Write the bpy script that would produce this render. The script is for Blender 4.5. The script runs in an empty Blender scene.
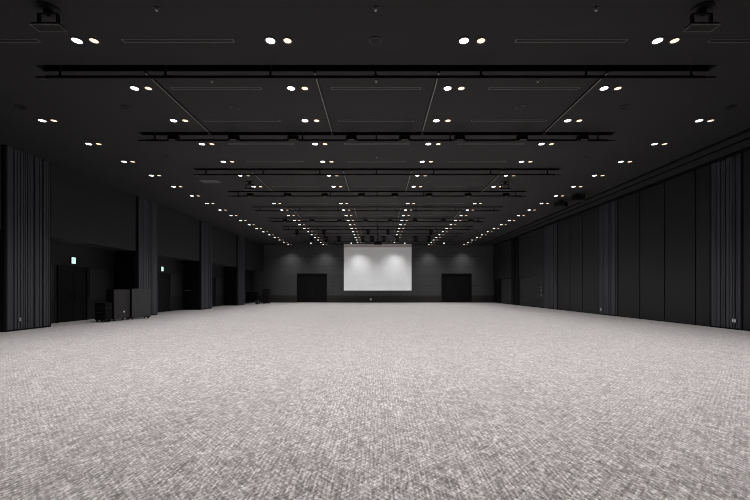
import bpy, bmesh, math, random
from mathutils import Vector, Matrix
random.seed(7)
S = bpy.context.scene
COL = S.collection
PI = math.pi
EYE = 1.4; CEIL = 6.15; YB = 40.3
XL = -12.2; XR = 12.5; XREC = -13.45; YF = -6.0

S.view_settings.view_transform = 'Standard'
S.view_settings.look = 'None'
S.cycles.use_denoising = True
S.cycles.max_bounces = 6
S.cycles.diffuse_bounces = 4
S.cycles.sample_clamp_indirect = 4.0
S.cycles.filter_width = 1.0

# ---------------------------------------------------------------- materials
def nodes(name):
    m = bpy.data.materials.new(name); m.use_nodes = True
    nt = m.node_tree
    return m, nt, nt.nodes['Principled BSDF']
def mat(name, col, rough=.6, metal=0.0, noise=.12, nscale=6.0, spec=.4, stretch=(1,1,1), bump=0.0):
    m, nt, b = nodes(name)
    tc = nt.nodes.new('ShaderNodeTexCoord'); mp = nt.nodes.new('ShaderNodeMapping')
    mp.inputs['Scale'].default_value = stretch
    nz = nt.nodes.new('ShaderNodeTexNoise'); nz.inputs['Scale'].default_value = nscale
    nz.inputs['Detail'].default_value = 3
    rp = nt.nodes.new('ShaderNodeMapRange')
    rp.inputs['To Min'].default_value = 1-noise*2; rp.inputs['To Max'].default_value = 1+noise*2
    mx = nt.nodes.new('ShaderNodeVectorMath'); mx.operation = 'SCALE'
    mx.inputs[0].default_value = col[:3]
    L = nt.links.new
    L(tc.outputs['Object'], mp.inputs['Vector']); L(mp.outputs['Vector'], nz.inputs['Vector'])
    L(nz.outputs['Fac'], rp.inputs['Value']); L(rp.outputs['Result'], mx.inputs['Scale'])
    L(mx.outputs['Vector'], b.inputs['Base Color'])
    b.inputs['Roughness'].default_value = rough; b.inputs['Metallic'].default_value = metal
    b.inputs['Specular IOR Level'].default_value = spec
    if bump:
        bp = nt.nodes.new('ShaderNodeBump'); bp.inputs['Strength'].default_value = bump
        bp.inputs['Distance'].default_value = .01
        L(nz.outputs['Fac'], bp.inputs['Height']); L(bp.outputs['Normal'], b.inputs['Normal'])
    return m
def emis(name, col, strength):
    m = bpy.data.materials.new(name); m.use_nodes = True
    nt = m.node_tree; nt.nodes.clear()
    o = nt.nodes.new('ShaderNodeOutputMaterial'); e = nt.nodes.new('ShaderNodeEmission')
    e.inputs['Color'].default_value = (*col, 1); e.inputs['Strength'].default_value = strength
    nt.links.new(e.outputs[0], o.inputs[0])
    m.cycles.emission_sampling = 'NONE'
    return m

def carpet_mat():
    m, nt, b = nodes('woven_carpet'); L = nt.links.new
    tc = nt.nodes.new('ShaderNodeTexCoord')
    def nz(scale, loc=(0,0,0), detail=2.0, rough=.55, rot=0):
        ro = nt.nodes.new('ShaderNodeMapping'); ro.inputs['Rotation'].default_value = (0,0,math.radians(rot))
        mp = nt.nodes.new('ShaderNodeMapping'); mp.inputs['Scale'].default_value = scale
        mp.inputs['Location'].default_value = loc
        n = nt.nodes.new('ShaderNodeTexNoise'); n.inputs['Scale'].default_value = 1.0
        n.inputs['Detail'].default_value = detail; n.inputs['Roughness'].default_value = rough
        L(tc.outputs['Object'], ro.inputs['Vector']); L(ro.outputs['Vector'], mp.inputs['Vector']); L(mp.outputs['Vector'], n.inputs['Vector'])
        return n.outputs['Fac']
    def math_(op, a, c=None, v=None):
        n = nt.nodes.new('ShaderNodeMath'); n.operation = op
        if isinstance(a, (int, float)): n.inputs[0].default_value = a
        else: L(a, n.inputs[0])
        if c is not None:
            if isinstance(c, (int, float)): n.inputs[1].default_value = c
            else: L(c, n.inputs[1])
        return n.outputs[0]
    def stretch(x, lo, hi):
        n = nt.nodes.new('ShaderNodeMapRange'); n.clamp = True
        L(x, n.inputs['Value']); n.inputs['From Min'].default_value = lo; n.inputs['From Max'].default_value = hi
        return n.outputs['Result']
    def weave(rot, pitch, length, off=0.0):
        # short yarn dashes: rows of one pitch, every row shifted against its neighbour, each dash its own tone
        ro = nt.nodes.new('ShaderNodeMapping'); ro.inputs['Rotation'].default_value = (0,0,math.radians(rot))
        ro.inputs['Location'].default_value = (off, off*1.7, 0)
        L(tc.outputs['Object'], ro.inputs['Vector'])
        sp = nt.nodes.new('ShaderNodeSeparateXYZ'); L(ro.outputs['Vector'], sp.inputs[0])
        u = math_('FLOOR', math_('DIVIDE', sp.outputs[0], pitch))
        v = math_('ADD', math_('DIVIDE', sp.outputs[1], length), math_('MULTIPLY', u, .6180339))
        cb = nt.nodes.new('ShaderNodeCombineXYZ'); L(u, cb.inputs[0]); L(math_('FLOOR', v), cb.inputs[1])
        w = nt.nodes.new('ShaderNodeTexWhiteNoise'); w.noise_dimensions = '2D'
        L(cb.outputs[0], w.inputs['Vector'])
        return w.outputs['Value']
    def lines(rot, pitch):
        ro = nt.nodes.new('ShaderNodeMapping'); ro.inputs['Rotation'].default_value = (0,0,math.radians(rot))
        L(tc.outputs['Object'], ro.inputs['Vector'])
        sp = nt.nodes.new('ShaderNodeSeparateXYZ'); L(ro.outputs['Vector'], sp.inputs[0])
        return math_('MULTIPLY', math_('PINGPONG', sp.outputs[0], pitch/2), 2/pitch)
    layers = [(weave(45, .013, .065), .17), (weave(-45, .013, .065, 3.3), .17), (weave(0, .013, .09, 5.1), .20),
              (weave(0, .010, .013, 7.7), .15), (weave(45, .026, .16, 9.1), .06), (weave(-45, .026, .16, 1.9), .06),
              (lines(45, .042), .07), (lines(-45, .042), .07), (lines(0, .036), .09)]
    s = None
    for x, wgt in layers:
        q = math_('MULTIPLY', x, wgt)
        s = q if s is None else math_('ADD', s, q)
    patch = stretch(nz((1.5, 1.2, 1), (5,5,0), detail=3), .3, .7)
    s = math_('ADD', s, math_('MULTIPLY', math_('SUBTRACT', patch, .5), .02))
    r = nt.nodes.new('ShaderNodeValToRGB')
    el = r.color_ramp.elements
    el[0].position = .25; el[0].color = (.05, .038, .040, 1)
    el[1].position = .77; el[1].color = (.97, .93, .92, 1)
    k = el.new(.43); k.color = (.25, .218, .218, 1)
    k = el.new(.60); k.color = (.58, .53, .525, 1)
    L(s, r.inputs['Fac']); L(r.outputs['Color'], b.inputs['Base Color'])
    b.inputs['Roughness'].default_value = .7; b.inputs['Specular IOR Level'].default_value = .5
    b.inputs['Sheen Weight'].default_value = 1.0; b.inputs['Sheen Roughness'].default_value = .5
    bp = nt.nodes.new('ShaderNodeBump'); bp.inputs['Strength'].default_value = .2
    bp.inputs['Distance'].default_value = .006
    L(s, bp.inputs['Height']); L(bp.outputs['Normal'], b.inputs['Normal'])
    return m

def seam_mat(name, col, seams, rough=.6, dark=.35, noise=.10, nstretch=(1,1,1), nscale=3):
    """surface with thin dark joints: seams = [(axis, period, offset, half width)]"""
    m, nt, b = nodes(name); L = nt.links.new
    g = nt.nodes.new('ShaderNodeTexCoord'); sp = nt.nodes.new('ShaderNodeSeparateXYZ')
    L(g.outputs['Object'], sp.inputs[0])
    def M(op, a, c):
        n = nt.nodes.new('ShaderNodeMath'); n.operation = op
        for i, v in enumerate((a, c)):
            if isinstance(v, (int, float)): n.inputs[i].default_value = v
            else: L(v, n.inputs[i])
        return n.outputs[0]
    tot = None
    for ax, per, off, hw in seams:
        v = M('SUBTRACT', sp.outputs[ax], off)
        f = M('PINGPONG', v, per/2)
        t = M('LESS_THAN', f, hw)
        tot = t if tot is None else M('MAXIMUM', tot, t)
    mp = nt.nodes.new('ShaderNodeMapping'); mp.inputs['Scale'].default_value = nstretch
    nz = nt.nodes.new('ShaderNodeTexNoise'); nz.inputs['Scale'].default_value = nscale
    L(g.outputs['Object'], mp.inputs['Vector']); L(mp.outputs['Vector'], nz.inputs['Vector'])
    rp = nt.nodes.new('ShaderNodeMapRange')
    rp.inputs['To Min'].default_value = 1-noise*2; rp.inputs['To Max'].default_value = 1+noise*2
    L(nz.outputs['Fac'], rp.inputs['Value'])
    k = M('SUBTRACT', 1.0, M('MULTIPLY', tot, 1-dark)) if tot is not None else 1.0
    k = M('MULTIPLY', rp.outputs['Result'], k)
    mx = nt.nodes.new('ShaderNodeVectorMath'); mx.operation = 'SCALE'
    mx.inputs[0].default_value = col
    L(k, mx.inputs['Scale']); L(mx.outputs['Vector'], b.inputs['Base Color'])
    b.inputs['Roughness'].default_value = rough; b.inputs['Specular IOR Level'].default_value = .35
    return m

M_carpet = carpet_mat()
M_ceil = seam_mat('ceiling_board', (.0060,.0064,.0067), [(1, 6.8, 13.1, .018)], dark=.55, rough=.8, noise=.06)
M_wall = mat('charcoal_wall', (.0085,.0090,.0096), .6, noise=.08, nscale=1.5)
M_recess = mat('recess_wall', (.0062,.0062,.0065), .6, noise=.1, nscale=2)
M_panelband = mat('recess_band', (.014,.014,.0145), .55, noise=.1)
M_back = seam_mat('back_cladding', (.048,.049,.051), [(2, 1.05, .75, .018), (0, 2.46, .02, .012)], rough=.55, dark=.5, noise=.14, nstretch=(.4,1,9), nscale=2)
M_plinth = mat('dark_brown_plinth', (.016,.0135,.013), .5)
M_door = mat('black_door', (.0022,.0025,.0032), .5, noise=.05, spec=.15)
M_rib = mat('fluted_dark', (.039,.041,.049), .38, noise=.10, nscale=3, stretch=(1,1,.1))
M_ribback = mat('fluted_backing', (.003,.003,.004), .6, spec=.2)
M_panel = mat('partition_panel', (.0070,.0074,.0082), .5, noise=.10, nscale=1.2)
M_gap = mat('gap_black', (.0015,.0015,.0015), .8, spec=.1)
M_black = mat('matte_black', (.0025,.0025,.0026), .6, spec=.2)
M_blackm = mat('black_metal', (.012,.012,.013), .4, metal=.3)
M_greyedge = mat('grey_edge', (.22,.22,.22), .45)
M_diff = mat('diffuser_grey', (.10,.10,.10), .5)
M_speaker = mat('speaker_cloth', (.028,.026,.029), .7, noise=.2, nscale=10, stretch=(1,12,.5))
M_speakerside = mat('speaker_side', (.0014,.0014,.0016), .6, spec=.12)
M_case = mat('case_grey', (.04,.041,.043), .5, noise=.05)
M_white = mat('white_plate', (.6,.6,.6), .4)
M_badge = mat('badge_grey', (.55,.55,.56), .3)
M_chrome = mat('brushed_steel', (.4,.4,.41), .3, metal=.9)
M_rubber = mat('caster_rubber', (.02,.02,.02), .8)
M_louver = mat('shutter_slats', (.017,.017,.018), .45)
M_screen = mat('screen_fabric', (.93,.96,.98), .85, noise=.02, nscale=1.5, spec=.1)
M_screentop = mat('screen_header', (.52,.48,.485), .85, noise=.03)
M_cool = emis('cool_lens', (.96,.98,1.0), 6)
M_warm = emis('warm_lens', (1.0,.74,.53), 1.75)
M_exit = emis('exit_face', (.62,1.0,.86), 1.35)
M_green = emis('exit_green', (.05,.75,.40), .8)
M_led = emis('status_light', (.8,.9,1), 1.5)

# ---------------------------------------------------------------- helpers
def BM(): return bmesh.new()
def box(bm, x0, x1, y0, y1, z0, z1, bev=0.0):
    r = bmesh.ops.create_cube(bm, size=1)
    vs = r['verts']
    for v in vs:
        v.co = Vector((x0+(v.co.x+.5)*(x1-x0), y0+(v.co.y+.5)*(y1-y0), z0+(v.co.z+.5)*(z1-z0)))
    if bev:
        es = list({e for v in vs for e in v.link_edges})
        bmesh.ops.bevel(bm, geom=es, offset=bev, segments=2, affect='EDGES', profile=.5)
def cyl(bm, p, r, h, axis='Z', seg=20, r2=None):
    m = {'Z': Matrix(), 'X': Matrix.Rotation(PI/2,4,'Y'), 'Y': Matrix.Rotation(-PI/2,4,'X')}[axis]
    bmesh.ops.create_cone(bm, cap_ends=True, segments=seg, radius1=r, radius2=r if r2 is None else r2, depth=h,
                          matrix=Matrix.Translation(p) @ m)
def ring(bm, r0, r1, z0, z1, seg=28):
    prof = [(r0,z1),(r0,z0),(r1,z0),(r1,z1)]
    vv = []
    for i in range(seg):
        a = 2*PI*i/seg
        vv.append([bm.verts.new((r*math.cos(a), r*math.sin(a), z)) for r, z in prof])
    for i in range(seg):
        A, B = vv[i], vv[(i+1) % seg]
        for k in range(4):
            bm.faces.new((A[k], A[(k+1)%4], B[(k+1)%4], B[k]))
def obj(name, bm, m, parent=None, smooth=False):
    bmesh.ops.recalc_face_normals(bm, faces=bm.faces)
    me = bpy.data.meshes.new(name); bm.to_mesh(me); bm.free()
    me.materials.append(m)
    if smooth:
        for p in me.polygons: p.use_smooth = True
    o = bpy.data.objects.new(name, me); COL.objects.link(o)
    if parent: o.parent = parent
    return o
def tag(o, label, cat, group=None):
    o['label'] = label; o['category'] = cat
    if group: o['group'] = group
    return o
def thing(name, label, cat, loc=(0,0,0), rz=0, group=None):
    o = bpy.data.objects.new(name, None); COL.objects.link(o)
    o.empty_display_size = .1
    o.location = loc; o.rotation_euler = (0,0,rz)
    return tag(o, label, cat, group)
def struct(name, bm, m, label=None, cat=None):
    o = obj(name, bm, m); o['kind'] = 'structure'
    if label: o['label'] = label
    if cat: o['category'] = cat
    return o
def dup(src, loc, label, rz=None, group=None):
    r = src.copy(); COL.objects.link(r); r.location = loc
    if rz is not None: r.rotation_euler = (0,0,rz)
    r['label'] = label
    if group: r['group'] = group
    for ch in list(src.children):
        c = ch.copy(); COL.objects.link(c); c.parent = r
        for g in list(ch.children):
            d = g.copy(); COL.objects.link(d); d.parent = c
    return r
ORD = ['first','second','third','fourth','fifth','sixth','seventh','eighth','ninth','tenth','eleventh','twelfth',
       'thirteenth','fourteenth','fifteenth','sixteenth','seventeenth','eighteenth','nineteenth','twentieth']

BARY = [7.97+3.384*i for i in range(10)]
CX = -.05

# ---------------------------------------------------------------- setting
bm = BM(); box(bm, XREC-.15, XR+.15, YF-.15, YB+.15, -.1, 0)
struct('floor', bm, M_carpet, 'pale mauve grey woven carpet covering the whole hall floor', 'floor')

# ceiling sheet with real recessed slots
bm = BM()
def quad(*pts): bm.faces.new([bm.verts.new(p) for p in pts])
ys = [YF-.15]
for y in BARY: ys += [y-.04, y+.20]
ys.append(YB+.15)
SX0, SX1 = CX-7.22, CX+7.24
for i in range(len(ys)-1):
    a, b_ = ys[i], ys[i+1]
    if i % 2 == 0:
        quad((XREC-.15,a,CEIL),(XR+.15,a,CEIL),(XR+.15,b_,CEIL),(XREC-.15,b_,CEIL))
    else:
        for x0, x1 in ((XREC-.15,SX0),(SX1,XR+.15)):
            quad((x0,a,CEIL),(x1,a,CEIL),(x1,b_,CEIL),(x0,b_,CEIL))
        T = CEIL+.3
        quad((SX0,a,T),(SX1,a,T),(SX1,b_,T),(SX0,b_,T))
        quad((SX0,a,CEIL),(SX1,a,CEIL),(SX1,a,T),(SX0,a,T))
        quad((SX0,b_,CEIL),(SX1,b_,CEIL),(SX1,b_,T),(SX0,b_,T))
        quad((SX0,a,CEIL),(SX0,b_,CEIL),(SX0,b_,T),(SX0,a,T))
        quad((SX1,a,CEIL),(SX1,b_,CEIL),(SX1,b_,T),(SX1,a,T))
ceil = struct('ceiling', bm, M_ceil, 'black ceiling with crosswise recessed lighting slots', 'ceiling')
# dark linings of the slots
bm = BM()
for y in BARY:
    box(bm, SX0+.005, SX1-.005, y+.185, y+.197, CEIL+.004, CEIL+.28)
    box(bm, SX0+.005, SX1-.005, y-.035, y+.185, CEIL+.27, CEIL+.29)
obj('slot_lining', bm, M_gap, ceil)

# rear wall (the far wall in the photo) with two door openings
D1 = (-8.72, -5.48); D2 = (6.82, 10.07); DZ = 3.12
bm = BM()
for x0, x1 in ((XREC-.15, D1[0]), (D1[1], D2[0]), (D2[1], XR+.15)):
    box(bm, x0, x1, YB, YB+.15, 0, CEIL+.05)
for d in (D1, D2): box(bm, d[0], d[1], YB, YB+.15, DZ, CEIL+.05)
wb = struct('wall_back', bm, M_back, 'far end wall of dark horizontal cladding behind the white screen', 'wall')
bm = BM()
for x0, x1 in ((XREC+.0, D1[0]), (D1[1], D2[0]), (D2[1], XR)):
    box(bm, x0, x1, YB-.03, YB-.002, 0, .72)
struct('baseboard_back', bm, M_plinth, 'brown black plinth along the foot of the far wall', 'baseboard')
for n, d, lab in ((1, D1, 'tall black double door in far wall left of the screen'), (2, D2, 'tall black double door in far wall right of the screen')):
    w = d[1]-d[0]; c = (d[0]+d[1])/2
    bm = BM()
    box(bm, d[0]+.02, c-.008, YB+.07, YB+.12, .01, DZ-.02)
    box(bm, c+.008, d[1]-.02, YB+.07, YB+.12, .01, DZ-.02)
    dr = struct('door_%d' % n, bm, M_door, lab, 'door')
    bm = BM()
    box(bm, d[0], d[0]+.07, YB-.02, YB+.06, 0, DZ); box(bm, d[1]-.07, d[1], YB-.02, YB+.06, 0, DZ)
    box(bm, d[0]+.07, d[1]-.07, YB-.02, YB+.06, DZ-.07, DZ)
    obj('door_frame', bm, M_black, dr)
    for sx in (-1, 1):
        bm = BM(); box(bm, c+sx*.14-.015, c+sx*.14+.015, YB+.02, YB+.04, .9, 1.35, .005)
        box(bm, c+sx*.14-.01, c+sx*.14+.01, YB+.04, YB+.07, .94, .96); box(bm, c+sx*.14-.01, c+sx*.14+.01, YB+.04, YB+.07, 1.29, 1.31)
        obj('door_handle', bm, M_blackm, dr)
# wall behind the viewpoint
bm = BM(); box(bm, XREC-.15, XR+.15, YF-.15, YF, 0, CEIL+.05)
struct('wall_front', bm, M_wall, 'plain charcoal end wall behind the viewpoint', 'wall')

# left wall: recessed bays under deep bulkheads
PY = [12.3+6.8*k for k in range(-2, 4)]           # pier starts
PW = 1.75
bm = BM(); box(bm, XREC-.15, XREC, YF, YB, 0, CEIL+.05)
wl = struct('wall_left', bm, M_recess, 'left side wall of black recessed bays below grey bulkheads', 'wall')
edges = [YF] + [v for p in PY for v in (p, p+PW)] + [YB]
for i in range(0, len(edges), 2):
    bm = BM()
    box(bm, XREC+.001, XL-.10, edges[i]+.06, edges[i+1]-.06, 3.37, CEIL-.001)
    box(bm, XREC+.001, XL-.16, edges[i]+.002, edges[i]+.06, 3.37, CEIL-.001)
    box(bm, XREC+.001, XL-.16, edges[i+1]-.06, edges[i+1]-.002, 3.37, CEIL-.001)
    obj('bulkhead', bm, M_wall, wl)
for p in PY[1:]:
    for a, b_ in ((p-1.65, p-.35), (p-4.4, p-3.6)):
        bm = BM(); box(bm, XREC+.002, XREC+.03, a, b_, .95, 2.4); obj('wall_board', bm, M_panelband, wl)
# doors in the bays and doors on the pier returns
dn = 3
bayname = ['nearest', 'second', 'third', 'fourth']
for k, p in enumerate(PY[3:] + [PY[-1]+6.8]):
    y0, y1 = p-3.4, p-1.78
    if k == 3: y0, y1 = 36.1, 37.7
    bm = BM()
    box(bm, XREC+.01, XREC+.035, y0+.06, (y0+y1)/2-.006, .01, 2.36)
    box(bm, XREC+.01, XREC+.035, (y0+y1)/2+.006, y1-.06, .01, 2.36)
    dr = struct('door_%d' % dn, bm, M_door, 'black double door in the %s bay of the left wall' % bayname[k], 'door'); dn += 1
    bm = BM()
    box(bm, XREC+.002, XREC+.06, y0, y0+.06, 0, 2.42); box(bm, XREC+.002, XREC+.06, y1-.06, y1, 0, 2.42)
    box(bm, XREC+.002, XREC+.06, y0+.06, y1-.06, 2.36, 2.42)
    obj('door_frame', bm, M_black, dr)
    for s in (-1, 1):
        bm = BM(); box(bm, XREC+.05, XREC+.07, (y0+y1)/2+s*.09-.012, (y0+y1)/2+s*.09+.012, .95, 1.25, .004)
        box(bm, XREC+.03, XREC+.05, (y0+y1)/2+s*.09-.008, (y0+y1)/2+s*.09+.008, 1.0, 1.02)
        box(bm, XREC+.03, XREC+.05, (y0+y1)/2+s*.09-.008, (y0+y1)/2+s*.09+.008, 1.18, 1.2)
        obj('door_handle', bm, M_blackm, dr)
    if k < 3:
        # exit sign above the door
        yc = (y0+y1)/2
        t = thing('exit_sign', 'lit green and white exit sign above the door in the %s left bay' % bayname[k], 'exit sign',
                  (XREC, yc, 2.52), 0, 'exit signs above the left doors')
        bm = BM(); box(bm, .0, .05, -.14, .14, 0, .31, .006); obj('housing', bm, M_black, t)
        bm = BM(); box(bm, .05, .056, -.105, .105, .02, .29); f = obj('sign_face', bm, M_exit, t)
        bm = BM()
        box(bm, .056, .059, -.103, .103, .140, .152)
        # running figure: head, trunk, limbs
        cyl(bm, Vector((.0575, .02, .252)), .011, .003, 'X', 12)
        for (a, b_, w) in (((.01,.238),(-.01,.205),.016),((-.01,.205),(.03,.188),.010),((.03,.188),(.025,.162),.009),
                           ((-.01,.205),(-.03,.185),.010),((-.03,.185),(-.06,.180),.009),((.008,.232),(.045,.222),.008),((.008,.232),(-.03,.222),.008)):
            dx, dz = b_[0]-a[0], b_[1]-a[1]; l = math.hypot(dx, dz); nx, nz_ = -dz/l*w/2, dx/l*w/2
            v = [bm.verts.new((.0585, q[0]+s*nx, q[1]+s*nz_)) for q, s in ((a,1),(b_,1),(b_,-1),(a,-1))]
            bm.faces.new(v)
        obj('pictogram', bm, M_green, f)
pn = ['nearest', 'second nearest', 'third nearest', 'farthest']
for k, p in enumerate(PY[1:][1:]):
    # door leaf on the side of the pier that faces the viewer
    if k == 0: continue
    bm = BM(); box(bm, XREC+.08, XL-.12, p-.05, p-.005, .02, 3.3)
    dr = struct('door_%d' % dn, bm, M_door, 'black door leaf on the near side of the %s left pier' % pn[k], 'door'); dn += 1
    bm = BM(); box(bm, -13.38+.0, -12.9, p-.11, p-.085, 1.31, 1.35, .006)
    box(bm, -13.36, -13.33, p-.085, p-.05, 1.315, 1.345); box(bm, -12.95, -12.92, p-.085, p-.05, 1.315, 1.345)
    obj('push_bar', bm, M_chrome if k == 2 else M_blackm, dr)

# fluted piers, left and right
def flutes(bm, y0, y1, x, sgn, z1, seed):
    r = random.Random(seed); y = y0+.05
    while y < y1-.09:
        w = r.choice((.045,.06,.06,.08,.11)); g = r.choice((.02,.03,.03,.05))
        w = min(w, y1-.05-y)
        dep = r.choice((.025,.04,.05))
        xa, xb = (x, x+dep) if sgn > 0 else (x-dep, x)
        box(bm, xa, xb, y, y+w, .06, z1)
        y += w+g
for k, p in enumerate(PY):
    nm = pn[k-2] if k >= 2 else ['pier beside the viewpoint', 'pier just ahead of the viewpoint'][k]
    lab = ('dark fluted pier on the left wall, %s of the row' % nm) if k >= 2 else 'dark fluted left ' + nm
    t = thing('fluted_pier', lab, 'pillar', (XL-.6, p+PW/2, 0), 0, 'fluted piers of the left wall')
    bm = BM(); box(bm, XREC-XL+.602, .55, -PW/2, PW/2, 0, CEIL-.002); obj('pier_core', bm, M_ribback, t)
    bm = BM(); flutes(bm, -PW/2, PW/2, .55, 1, CEIL-.004, 10+k); obj('ribs', bm, M_rib, t)
    if k == 2:
        bm = BM(); box(bm, .605, .612, -.44, -.36, .32, .44, .002)
        so = obj('socket_plate', bm, M_chrome, t)
RP = [(12.8,14.05),(19.45,21.1),(25.95,28.15),(33.0,35.0)]
for k, (a, b_) in enumerate(RP):
    t = thing('fluted_pilaster', 'dark fluted upright panel in the right wall, %s of the row' % pn[k], 'pillar', (XR, (a+b_)/2, 0), 0, 'fluted panels of the right wall')
    h = (b_-a)/2
    bm = BM(); box(bm, -.06, -.002, -h, h, 0, CEIL-.002); obj('panel_core', bm, M_ribback, t)
    bm = BM(); flutes(bm, -h, h, -.06, -1, CEIL-.004, 40+k); obj('ribs', bm, M_rib if k < 3 else M_ribback, t)

# right wall
bm = BM(); box(bm, XR, XR+.15, YF, YB, 0, CEIL+.05)
wr = struct('wall_right', bm, M_gap, 'black right wall of tall flat partition panels', 'wall')
seams = [YF, -4.2, -2.5, -.8, .9, 2.6, 4.3, 6.0, 7.7, 9.4, 11.1, 12.8]
segs = [(seams[i], seams[i+1]) for i in range(len(seams)-1)]
segs += [(14.05,14.70),(14.70,16.28),(16.28,17.83),(17.83,19.45),(21.1,22.85),(22.85,24.3),(24.3,25.95)]
for a, b_ in segs:
    bm = BM(); box(bm, XR-.055, XR-.002, a+.028, b_-.028, .03, CEIL-.03, .004)
    obj('wall_panel', bm, M_panel, wr)
# service end of the right wall: upper wall and lower slatted shutters
bm = BM(); box(bm, XR-.10, XR-.002, 28.16, 32.99, 2.46, CEIL-.01); box(bm, XR-.10, XR-.002, 28.16, 28.7, 0, 2.46)
obj('upper_wall', bm, M_wall, wr)
bm = BM(); box(bm, XR-.10, XR-.002, 35.01, YB-.01, 2.46, CEIL-.01)
obj('upper_wall', bm, M_wall, wr)
for a, b_ in ((28.7,33.0),(35.0,37.9)):
    bm = BM(); z = .05
    while z < 2.42:
        v = [bm.verts.new(q) for q in ((XR-.05,a,z),(XR-.05,b_,z),(XR-.02,b_,z+.07),(XR-.02,a,z+.07))]; bm.faces.new(v)
        v = [bm.verts.new(q) for q in ((XR-.02,a,z+.07),(XR-.02,b_,z+.07),(XR-.05,b_,z+.1),(XR-.05,a,z+.1))]; bm.faces.new(v)
        z += .1
    obj('shutter', bm, M_louver, wr)
bm = BM(); box(bm, XR-.06, XR-.01, 38.0, YB-.2, .01, 2.44)
dr = struct('door_%d' % dn, bm, M_door, 'black side door at the far end of the right wall', 'door'); dn += 1
bm = BM(); box(bm, XR-.10, XR-.07, 38.12, 38.15, .9, 1.3, .004); box(bm, XR-.075, XR-.06, 38.12, 38.15, .92, .95); obj('door_handle', bm, M_blackm, dr)

# ceiling tracks for the sliding partitions at the right
for n, (x, w, h) in enumerate(((10.98, .09, .05), (11.58, .07, .04), (12.36, .12, .09))):
    bm = BM(); box(bm, x-w/2, x+w/2, YF, YB, CEIL-h, CEIL)
    struct('trim_%d' % (n+1), bm, M_gap, 'long black ceiling track beside the right wall, %s from the room side' % ORD[n], 'track')

# ---------------------------------------------------------------- downlights
def spot(name, watt, col, parent):
    l = bpy.data.lights.new(name, 'SPOT'); l.energy = watt; l.color = col
    l.spot_size = math.radians(110); l.spot_blend = 1.0; l.shadow_soft_size = .06
    o = bpy.data.objects.new(name, l); COL.objects.link(o); o.parent = parent; o.location = (0,0,-.03)
    return o
def downlight(kind):
    r = .086 if kind == 'cool' else .074
    t = thing('ceiling_downlight', '', 'downlight', (0,0,0), 0, '')
    bm = BM(); ring(bm, r, r+.028, -.012, 0); obj('trim_ring', bm, M_blackm, t)
    bm = BM(); cyl(bm, Vector((0,0,-.005)), r-.002, .008, 'Z', 24); obj('lens', bm, M_cool if kind == 'cool' else M_warm, t)
    spot('lamp', 250 if kind == 'cool' else 115, (.96,.98,1) if kind == 'cool' else (1,.91,.83), t)
    return t
protos = {}
LX = [(-2.5+i)*3.69 for i in range(6)]
COLN = ['leftmost', 'second', 'third', 'fourth', 'fifth', 'rightmost']
for row in range(-2, 20):
    y = 7.15+1.692*row
    for i, cx in enumerate(LX):
        for kind, off in (('cool', -.205), ('warm', .12)):
            word = 'cool white' if kind == 'cool' else 'warm white'
            if row >= 0:
                lab = '%s ceiling downlight, %s pair across, %s row from the front' % (word, COLN[i], ORD[row])
                grp = 'pairs of ceiling downlights in rows'
            else:
                lab = '%s ceiling downlight above the viewpoint, %s pair across, %s row back' % (word, COLN[i], ORD[-row-1])
                grp = 'ceiling downlights out of view overhead'
            if row == 15 and False: continue
            p = (cx+off, y, CEIL)
            if kind not in protos:
                t = downlight(kind); t.location = p; t['label'] = lab; t['group'] = grp; protos[kind] = t
            else:
                dup(protos[kind], p, lab, group=grp)

# ---------------------------------------------------------------- linear air diffusers
t0 = None
for row in range(0, 14):
    y = 7.15+1.692*row
    for i, c in enumerate((-7.48, -3.76, 0, 3.73, 7.42)):
        if row == 0 and i == 2: continue
        if i in (0, 4) and row not in (0,): continue
        side = ['far left', 'left', 'middle', 'right', 'far right'][i]
        lab = 'slim grey slot diffuser in the ceiling, %s one in the %s row' % (side, ORD[row])
        if t0 is None:
            t0 = thing('slot_diffuser', lab, 'diffuser', (c+CX, y, CEIL), 0, 'slot diffusers in the ceiling')
            bm = BM(); w, d = 1.06, .05
            box(bm, -w, w, -d, -d+.012, -.008, 0); box(bm, -w, w, d-.012, d, -.008, 0)
            box(bm, -w, -w+.015, -d+.012, d-.012, -.008, 0); box(bm, w-.015, w, -d+.012, d-.012, -.008, 0)
            obj('frame', bm, M_diff, t0)
            bm = BM(); box(bm, -w+.015, w-.015, -d+.012, d-.012, -.003, 0); obj('slot', bm, M_black, t0)
        else:
            dup(t0, (c+CX, y, CEIL), lab)

# ---------------------------------------------------------------- hanging lighting rails
RZ = 5.9
r0 = None
for i, y in enumerate(BARY[:9]):
    lab = 'long black lighting rail hung across the ceiling, %s from the front' % ORD[i]
    if r0 is None:
        r0 = thing('lighting_rail', lab, 'lighting rail', (CX, y, CEIL), 0, 'lighting rails hung across the ceiling')
        bm = BM(); box(bm, -7.0, 7.0, -.022, .022, RZ-CEIL-.02, RZ-CEIL+.042, .004); obj('rail', bm, M_black, r0)
        for s in (-1, 1):
            bm = BM(); box(bm, min(s*7.01,s*7.2), max(s*7.01,s*7.2), -.035, .035, RZ-CEIL-.025, RZ-CEIL+.02, .008)
            obj('end_plug', bm, M_blackm, r0)
        for k in range(-3, 4):
            bm = BM(); box(bm, k*2.235-.02, k*2.235+.02, -.015, .015, RZ-CEIL+.042, .10)
            box(bm, k*2.235-.05, k*2.235+.05, -.02, .02, RZ-CEIL+.042, RZ-CEIL+.055)
            obj('hanger', bm, M_black, r0)
    else: dup(r0, (CX, y, CEIL), lab)
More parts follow.
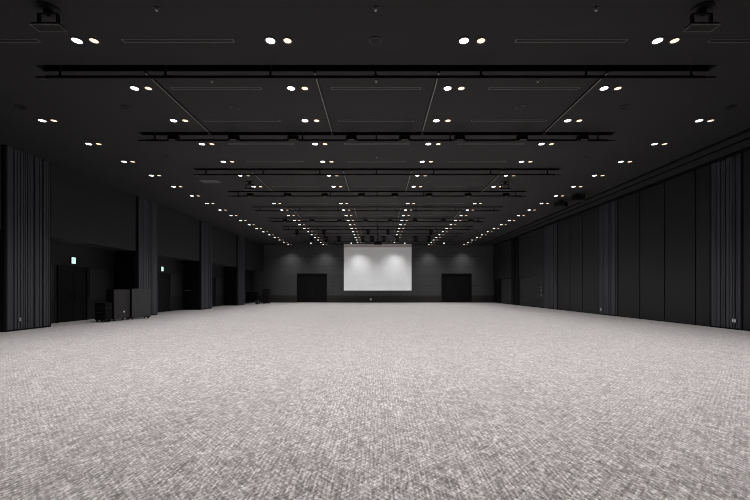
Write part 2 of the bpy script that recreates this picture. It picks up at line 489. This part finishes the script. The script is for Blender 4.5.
# lengthways tracks joining the rails in pairs
tt = None
for j in range(0, 5):
    ya, yb = BARY[2*j]+.20, BARY[2*j+1]-.04
    for q, x in enumerate((-5.07,-1.38,1.33,5.0)):
        lab = 'thin grey lengthways ceiling track, %s from left, between rails of the %s pair' % (ORD[q], ORD[j])
        if tt is None:
            L_ = yb-ya
            tt = thing('ceiling_track', lab, 'track', (x, ya, CEIL), 0, 'lengthways tracks between the lighting rails')
            bm = BM(); box(bm, -.022, .022, 0, L_, -.035, 0); obj('channel', bm, M_black, tt)
            bm = BM(); box(bm, -.008, .008, 0, L_, -.041, -.035); obj('conductor_strip', bm, M_greyedge, tt)
            bm = BM(); box(bm, -.04, .04, L_-.10, L_+.0, -.075, -.041, .006); obj('end_feed', bm, M_black, tt)
        else: dup(tt, (x, ya, CEIL), lab)

# fixtures on the rails ------------------------------------------------------
fl = None
PXS = (-6.15,-4.33,-2.55,-.80,.80,2.45,4.33,6.15)
for bi in (1, 3, 5):
    for q, x in enumerate(PXS):
        lab = 'small black box floodlight on the %s lighting rail, %s from left' % (ORD[bi], ORD[q])
        loc = (x, BARY[bi], RZ)
        if fl is None:
            fl = thing('floodlight', lab, 'floodlight', loc, 0, 'box floodlights on the lighting rails')
            bm = BM(); box(bm, -.14, .14, -.16, -.03, -.05, .13, .012); obj('body', bm, M_black, fl)
            bm = BM(); box(bm, -.09, .09, -.176, -.16, -.035, -.020); obj('front_lip', bm, M_greyedge, fl)
            bm = BM(); box(bm, -.165, -.142, -.12, -.03, -.02, .11, .004); box(bm, .142, .165, -.12, -.03, -.02, .11, .004)
            box(bm, -.165, .165, -.029, -.0225, -.02, .10); obj('yoke', bm, M_black, fl)
        else: dup(fl, loc, lab)
mh = None
for bi, xs, sc in ((6, (-6.1,-4.07,-.75,.73,4.0), .8), (7, (-5.6,-4.4,-3.3,-1.28,-.5,.5,1.6,3.18,4.3), 1.0)):
    for q, x in enumerate(xs):
        lab = 'black moving head stage light on the %s rail, %s from left' % (ORD[bi], ORD[q])
        loc = (x, BARY[bi], RZ-.03)
        if mh is None:
            mh = thing('stage_light', lab, 'stage light', loc, 0, 'stage lights on the far rails')
            bm = BM(); box(bm, -.15, .15, -.14, .14, -.12, 0, .02); obj('base', bm, M_black, mh)
            bm = BM()
            for s in (-1, 1): box(bm, s*.165-.02, s*.165+.02, -.06, .06, -.38, -.08, .012)
            box(bm, -.17, .17, -.06, .06, -.145, -.12); obj('yoke', bm, M_black, mh)
            bm = BM(); cyl(bm, Vector((0,0,-.33)), .13, .30, 'Z', 24, .10)
            h = obj('head', bm, M_black, mh, False)
            bm = BM(); cyl(bm, Vector((0,0,-.485)), .10, .012, 'Z', 24); obj('lens', bm, M_blackm, h)
            bm = BM(); box(bm, -.03, .03, -.03, .03, 0, .008); obj('clamp', bm, M_blackm, mh)
            mh.scale = (sc,)*3
        else:
            d = dup(mh, loc, lab, rz=random.uniform(-.5,.5)); d.scale = (sc,)*3
sl = None
for q, x in enumerate((-6.25,-2.5,2.5,6.15)):
    lab = 'small lit track spotlight on the ninth lighting rail, %s from left' % ORD[q]
    loc = (x, BARY[8], RZ-.03)
    if sl is None:
        sl = thing('track_spotlight', lab, 'spotlight', loc, 0, 'lit spotlights on the farthest rail')
        bm = BM(); box(bm, -.02, .02, -.03, .03, -.10, .0); obj('stem', bm, M_black, sl)
        bm = BM(); cyl(bm, Vector((0,-.02,-.16)), .08, .16, 'Y', 20); obj('can', bm, M_black, sl)
        bm = BM(); cyl(bm, Vector((0,-.105,-.16)), .06, .01, 'Y', 20); obj('lens', bm, M_led, sl)
    else: dup(sl, loc, lab)

# hanging square speaker/projector plates near X = +-5.6 ----------------------
hp = None
for q, (x, y, w) in enumerate(((-5.56,6.33,'front left'),(5.46,6.33,'front right'),(-5.68,16.6,'left, beyond the third rail'),(5.62,16.6,'right, beyond the third rail'))):
    lab = 'flat black fixture tray on a short ceiling bracket, %s' % w
    if hp is None:
        hp = thing('hanging_tray', lab, 'ceiling fixture', (x,y,CEIL), 0, 'bracket hung trays under the ceiling')
        bm = BM(); cyl(bm, Vector((0,0,-.01)), .16, .02, 'Z', 24); box(bm, -.05, .05, -.05, .05, -.12, -.02, .01); obj('ceiling_mount', bm, M_black, hp)
        bm = BM(); box(bm, -.17, -.145, -.03, .03, -.29, -.10); box(bm, .145, .17, -.03, .03, -.29, -.10); box(bm, -.17, .17, -.03, .03, -.12, -.10, .004)
        obj('yoke', bm, M_black, hp)
        bm = BM(); box(bm, -.23, .23, -.08, .08, -.335, -.29, .006); tr = obj('tray', bm, M_black, hp)
        bm = BM()
        box(bm, -.245, .245, -.095, -.08, -.34, -.325); box(bm, -.245, -.23, -.08, .08, -.34, -.325); box(bm, .23, .245, -.08, .08, -.34, -.325)
        box(bm, -.245, .245, .08, .095, -.34, -.325)
        obj('edge_strip', bm, mat('tray_edge', (.06,.06,.06), .5), tr)
    else: dup(hp, (x,y,CEIL), lab)

# pair of dark projectors under the ceiling near the right wall
for q, (x, y, rz, w) in enumerate(((9.95,18.7,-.25,'nearer, boxy one'),(9.75,20.0,.5,'farther, tilted one'))):
    t = thing('ceiling_projector', 'black projector on a ceiling bracket near the right wall, %s' % w, 'projector', (x,y,CEIL), rz, 'bracket projectors near the right wall')
    bm = BM(); cyl(bm, Vector((0,0,-.05)), .03, .10, 'Z', 12); cyl(bm, Vector((0,0,-.01)), .09, .02, 'Z', 20); obj('bracket', bm, M_black, t)
    bm = BM(); box(bm, -.30, .30, -.22, .22, -.34, -.10, .03); b2 = obj('body', bm, M_black, t)
    bm = BM(); cyl(bm, Vector((-.12,-.25,-.22)), .07, .07, 'Y', 20); obj('lens', bm, M_blackm, b2)

# sprinklers, round ceiling speakers, access panel ----------------------------
sp0 = None
for ri, (y, xs) in enumerate(((6.33,(-3.74,-.04,3.68)),(8.52,(-3.77,-.04,3.63)),(13.4,(-7.5,-.05,7.4)))):
    for q, x in enumerate(xs):
        lab = 'tiny ceiling sprinkler head, %s of three in the %s row' % (('left','middle','right')[q], ORD[ri])
        if sp0 is None:
            sp0 = thing('sprinkler', lab, 'sprinkler', (x,y,CEIL), 0, 'sprinkler heads in the ceiling')
            bm = BM(); cyl(bm, Vector((0,0,-.006)), .045, .012, 'Z', 20); obj('rosette', bm, M_blackm, sp0)
            bm = BM(); cyl(bm, Vector((0,0,-.025)), .012, .026, 'Z', 10); cyl(bm, Vector((0,0,-.041)), .02, .006, 'Z', 12); obj('deflector', bm, M_chrome, sp0)
        else: dup(sp0, (x,y,CEIL), lab)
cs = None
for q, (x, y) in enumerate(((-9.3,9.76),(-6.6,9.76),(-3.73,9.76),(3.7,9.76),(6.4,9.76),(9.2,9.76),(-.05,7.15))):
    lab = 'round black ceiling speaker grille, %s from left between first two rails' % ORD[q] if q < 6 else 'round black ceiling speaker grille in the middle ahead of the first rail'
    if cs is None:
        cs = thing('ceiling_speaker', lab, 'ceiling speaker', (x,y,CEIL), 0, 'round speakers in the ceiling')
        bm = BM(); ring(bm, .10, .12, -.012, 0); obj('trim_ring', bm, M_blackm, cs)
        bm = BM(); cyl(bm, Vector((0,0,-.004)), .099, .008, 'Z', 24); obj('grille', bm, M_black, cs)
    else: dup(cs, (x,y,CEIL), lab)
t = thing('access_hatch', 'grey square access hatch in the ceiling left of the third rail', 'hatch', (-7.35,16.45,CEIL))
bm = BM(); box(bm, -.42, .42, -.28, .28, -.008, 0); obj('hatch_lid', bm, mat('hatch_grey', (.045,.045,.046), .5), t)
bm = BM(); box(bm, -.44,-.42,-.30,.30,-.012,0); box(bm,.42,.44,-.30,.30,-.012,0); box(bm,-.42,.42,-.30,-.28,-.012,0); box(bm,-.42,.42,.28,.30,-.012,0); obj('frame', bm, M_black, t)

# ---------------------------------------------------------------- screen and projector
SY = 38.9; sx0, sx1 = -3.54, 3.48; sz0, sz1 = 1.275, 6.14
t = thing('projection_screen', 'large white projection screen hung in front of the far wall', 'screen', ((sx0+sx1)/2, SY, 0))
w = (sx1-sx0)/2
bm = BM(); nx, nz_ = 72, 52
grid = []
for j in range(nz_+1):
    rowv = []
    for i in range(nx+1):
        u = i/nx; v = j/nz_
        x = -w+2*w*u; z = sz0+.04+(sz1-.36-sz0-.04)*v
        a = abs(x)
        f = math.sin((a*1.1+ (1-v)*-2.2)*4.2)*.012*(1-v)*min(1, a/.6) + .006*math.sin(x*3+z*1.3)
        rowv.append(bm.verts.new((x, f, z)))
    grid.append(rowv)
for j in range(nz_):
    for i in range(nx): bm.faces.new((grid[j][i], grid[j][i+1], grid[j+1][i+1], grid[j+1][i]))
obj('screen_fabric', bm, M_screen, t, True)
bm = BM(); box(bm, -w, w, -.006, .006, sz1-.36, sz1-.02); obj('header_band', bm, M_screentop, t)
bm = BM(); box(bm, -w, w, -.02, .02, sz0, sz0+.045, .008); obj('bottom_bar', bm, M_white, t)
bm = BM(); box(bm, -w-.05, w+.05, .02, .14, sz1-.04, CEIL-.001, .004); obj('screen_casing', bm, M_black, t)

t = thing('pole_projector', 'small black projector on a long thin pole in front of the screen top', 'projector', (0, 27, CEIL))
bm = BM(); cyl(bm, Vector((0,0,-.67)), .025, 1.34, 'Z', 12); obj('pole', bm, M_black, t)
bm = BM(); cyl(bm, Vector((0,0,-.01)), .1, .02, 'Z', 20); obj('ceiling_plate', bm, M_black, t)
bm = BM(); box(bm, -.27, .27, -.22, .22, -1.53, -1.34, .02); b2 = obj('body', bm, M_black, t)
bm = BM(); cyl(bm, Vector((.1,.24,-1.44)), .06, .05, 'Y', 20); obj('lens', bm, M_blackm, b2)

# ---------------------------------------------------------------- equipment on the left
def casters(t, pts, r=.045, name='caster'):
    for (x, y) in pts:
        bm = BM(); cyl(bm, Vector((x,y,r)), r, .035, 'X', 16); box(bm, x-.028, x+.028, y-.03, y+.03, r+.02, 2*r+.015)
        obj(name, bm, M_rubber, t)
# tall loudspeaker cabinet
t = thing('loudspeaker_cabinet', 'tall black loudspeaker cabinet with lined front and small badge beside nearest left bay', 'loudspeaker', (-11.88, 16.96, 0))
bm = BM(); box(bm, -.02, .31, -.55, .53, .10, 1.41, .015); cab = obj('cabinet', bm, M_speakerside, t)
bm = BM(); box(bm, .31, .325, -.53, .51, .12, 1.39)
for k in range(22):
    y = -.515+k*.0475; box(bm, .325, .331, y, y+.022, .13, 1.38)
gr = obj('front_grille', bm, M_speaker, t)
bm = BM(); box(bm, .331, .340, .04, .15, .36, .43, .004); obj('badge', bm, M_badge, gr)
casters(t, [(.04,-.45),(.25,-.45),(.04,.43),(.25,.43)])
# low case to its left
t = thing('flight_case', 'low black flight case on wheels left of the lined loudspeaker cabinet', 'case', (-12.06, 16.16, 0))
bm = BM(); box(bm, -.0, .46, -.20, .20, .10, .84, .012); obj('case_body', bm, M_speakerside, t)
bm = BM(); box(bm, -.005, .465, -.205, .205, .60, .62); obj('lid_seam', bm, M_blackm, t)
bm = BM(); box(bm, .10, .26, -.215, -.20, .40, .44, .004); obj('handle', bm, M_blackm, t)
casters(t, [(.06,-.15),(.40,-.15),(.06,.15),(.40,.15)])
# second, plain cart turned towards the room
dx, dy = .45, .75
ang = math.atan2(.75, .40)-PI/2
t = thing('equipment_cart', 'smooth dark grey equipment cabinet on casters in front of the second left pier', 'cabinet', (-11.26, 17.82, 0), ang)
bm = BM(); box(bm, -.42, .0, -.43, .43, .10, 1.44, .012); obj('cabinet', bm, M_speakerside, t)
bm = BM(); box(bm, .0, .018, -.425, .425, .105, 1.435, .005); obj('front_panel', bm, M_case, t)
bm = BM(); box(bm, -.43, .02, -.44, .44, .075, .10); obj('base_frame', bm, M_black, t)
casters(t, [(-.35,-.36),(-.05,-.36),(-.35,.36),(-.05,.36)], r=.03)

# far corner trolleys
t = thing('platform_trolley', 'black equipment trolley with stacked gear in the far left corner', 'trolley', (-12.0, 36.2, 0))
bm = BM(); box(bm, -.75, .75, -.35, .35, .16, .22, .01); obj('deck', bm, M_black, t)
bm = BM()
for y in (-.32, .32): cyl(bm, Vector((.72,y,.80)), .02, 1.16, 'Z', 10)
for z in (.6, 1.0, 1.37): cyl(bm, Vector((.72,0,z)), .018, .64, 'Y', 10)
obj('frame', bm, M_blackm, t)
casters(t, [(-.65,-.28),(.65,-.28),(-.65,.28),(.65,.28)], r=.06)
t = thing('storage_case', 'black case standing on the far corner trolley', 'case', (-12.15, 36.2, .22))
bm = BM(); box(bm, -.5, .62, -.27, .27, 0.001, .95, .02); obj('case_body', bm, M_speakerside, t)
bm = BM(); box(bm, -.505, .625, -.275, .275, .6, .62); obj('lid_seam', bm, M_blackm, t)
t = thing('equipment_rack', 'upright black equipment rack right of the far corner trolley', 'rack', (-10.9, 36.6, 0))
bm = BM(); box(bm, -.28, .28, -.28, .28, .08, 1.42, .02); obj('rack_body', bm, M_speakerside, t)
bm = BM()
for k in range(6): box(bm, -.24, .24, -.29, -.28, .16+k*.2, .30+k*.2)
obj('rack_front', bm, M_blackm, t)
casters(t, [(-.22,-.22),(.22,-.22),(-.22,.22),(.22,.22)], r=.04)
t = thing('floor_monitor', 'small grey floor speaker box at the foot of the far corner trolley', 'speaker', (-11.45, 35.55, 0))
bm = BM(); box(bm, -.14, .14, -.12, .12, 0, .35, .01); obj('cabinet', bm, M_case, t)
bm = BM(); cyl(bm, Vector((0,-.125,.17)), .09, .012, 'Y', 20); obj('driver', bm, M_black, t)

# ---------------------------------------------------------------- outlets and switches
def plate(name, label, x, y, z, nx, w=.10, h=.13, m=M_badge):
    t = thing(name, label, 'socket', (x,y,z))
    bm = BM()
    if nx: box(bm, min(0,nx*.012), max(0,nx*.012), -w/2, w/2, -h/2, h/2, .002)
    else: box(bm, -w/2, w/2, -.012, 0, -h/2, h/2, .002)
    p = obj('plate', bm, m, t)
    bm = BM()
    for s in (-1, 1):
        if nx: box(bm, nx*.012 if nx>0 else nx*.015, nx*.015 if nx>0 else nx*.012, -.018, .018, s*h/4-.012, s*h/4+.012)
        else: box(bm, -.018, .018, -.015, -.012, s*h/4-.012, s*h/4+.012)
    obj('outlet', bm, M_black, p)
    return t
plate('wall_socket', 'silver socket plate low on the nearest right fluted panel', XR-.11, 13.05, .32, -1, .14, .12, M_white)
plate('wall_socket', 'grey socket plate low on the second right fluted panel', XR-.11, 20.85, .30, -1, .13, .14)
plate('wall_socket', 'small socket plate on the far wall plinth below the screen', -.78, YB-.03, .34, 0, .2, .22)
t = thing('control_panel', 'wall switch panel with pale buttons beside the right shutters', 'switch panel', (XR-.10, 28.4, 1.25))
bm = BM(); box(bm, -.03, 0, -.22, .22, -.45, .45, .006); pb = obj('panel_box', bm, M_blackm, t)
for (y, z, s) in ((.08,.30,.05),(-.08,.15,.035),(.05,.05,.06),(-.1,-.2,.05),(.1,-.28,.04),(-.12,-.33,.05)):
    bm = BM(); box(bm, -.036, -.03, y-s, y+s, z-s*.6, z+s*.6); obj('button', bm, M_badge, pb)

# ---------------------------------------------------------------- world + camera
wd = bpy.data.worlds.new('World'); S.world = wd; wd.use_nodes = True
wd.node_tree.nodes['Background'].inputs[0].default_value = (0,0,0,1)
cam = bpy.data.cameras.new('Camera'); co = bpy.data.objects.new('Camera', cam); COL.objects.link(co)
co.location = (0,0,EYE); co.rotation_euler = (PI/2,0,0)
cam.sensor_width = 36; cam.lens = 18; cam.shift_x = -3/750; cam.shift_y = 39.5/750
cam.clip_end = 200
S.camera = co
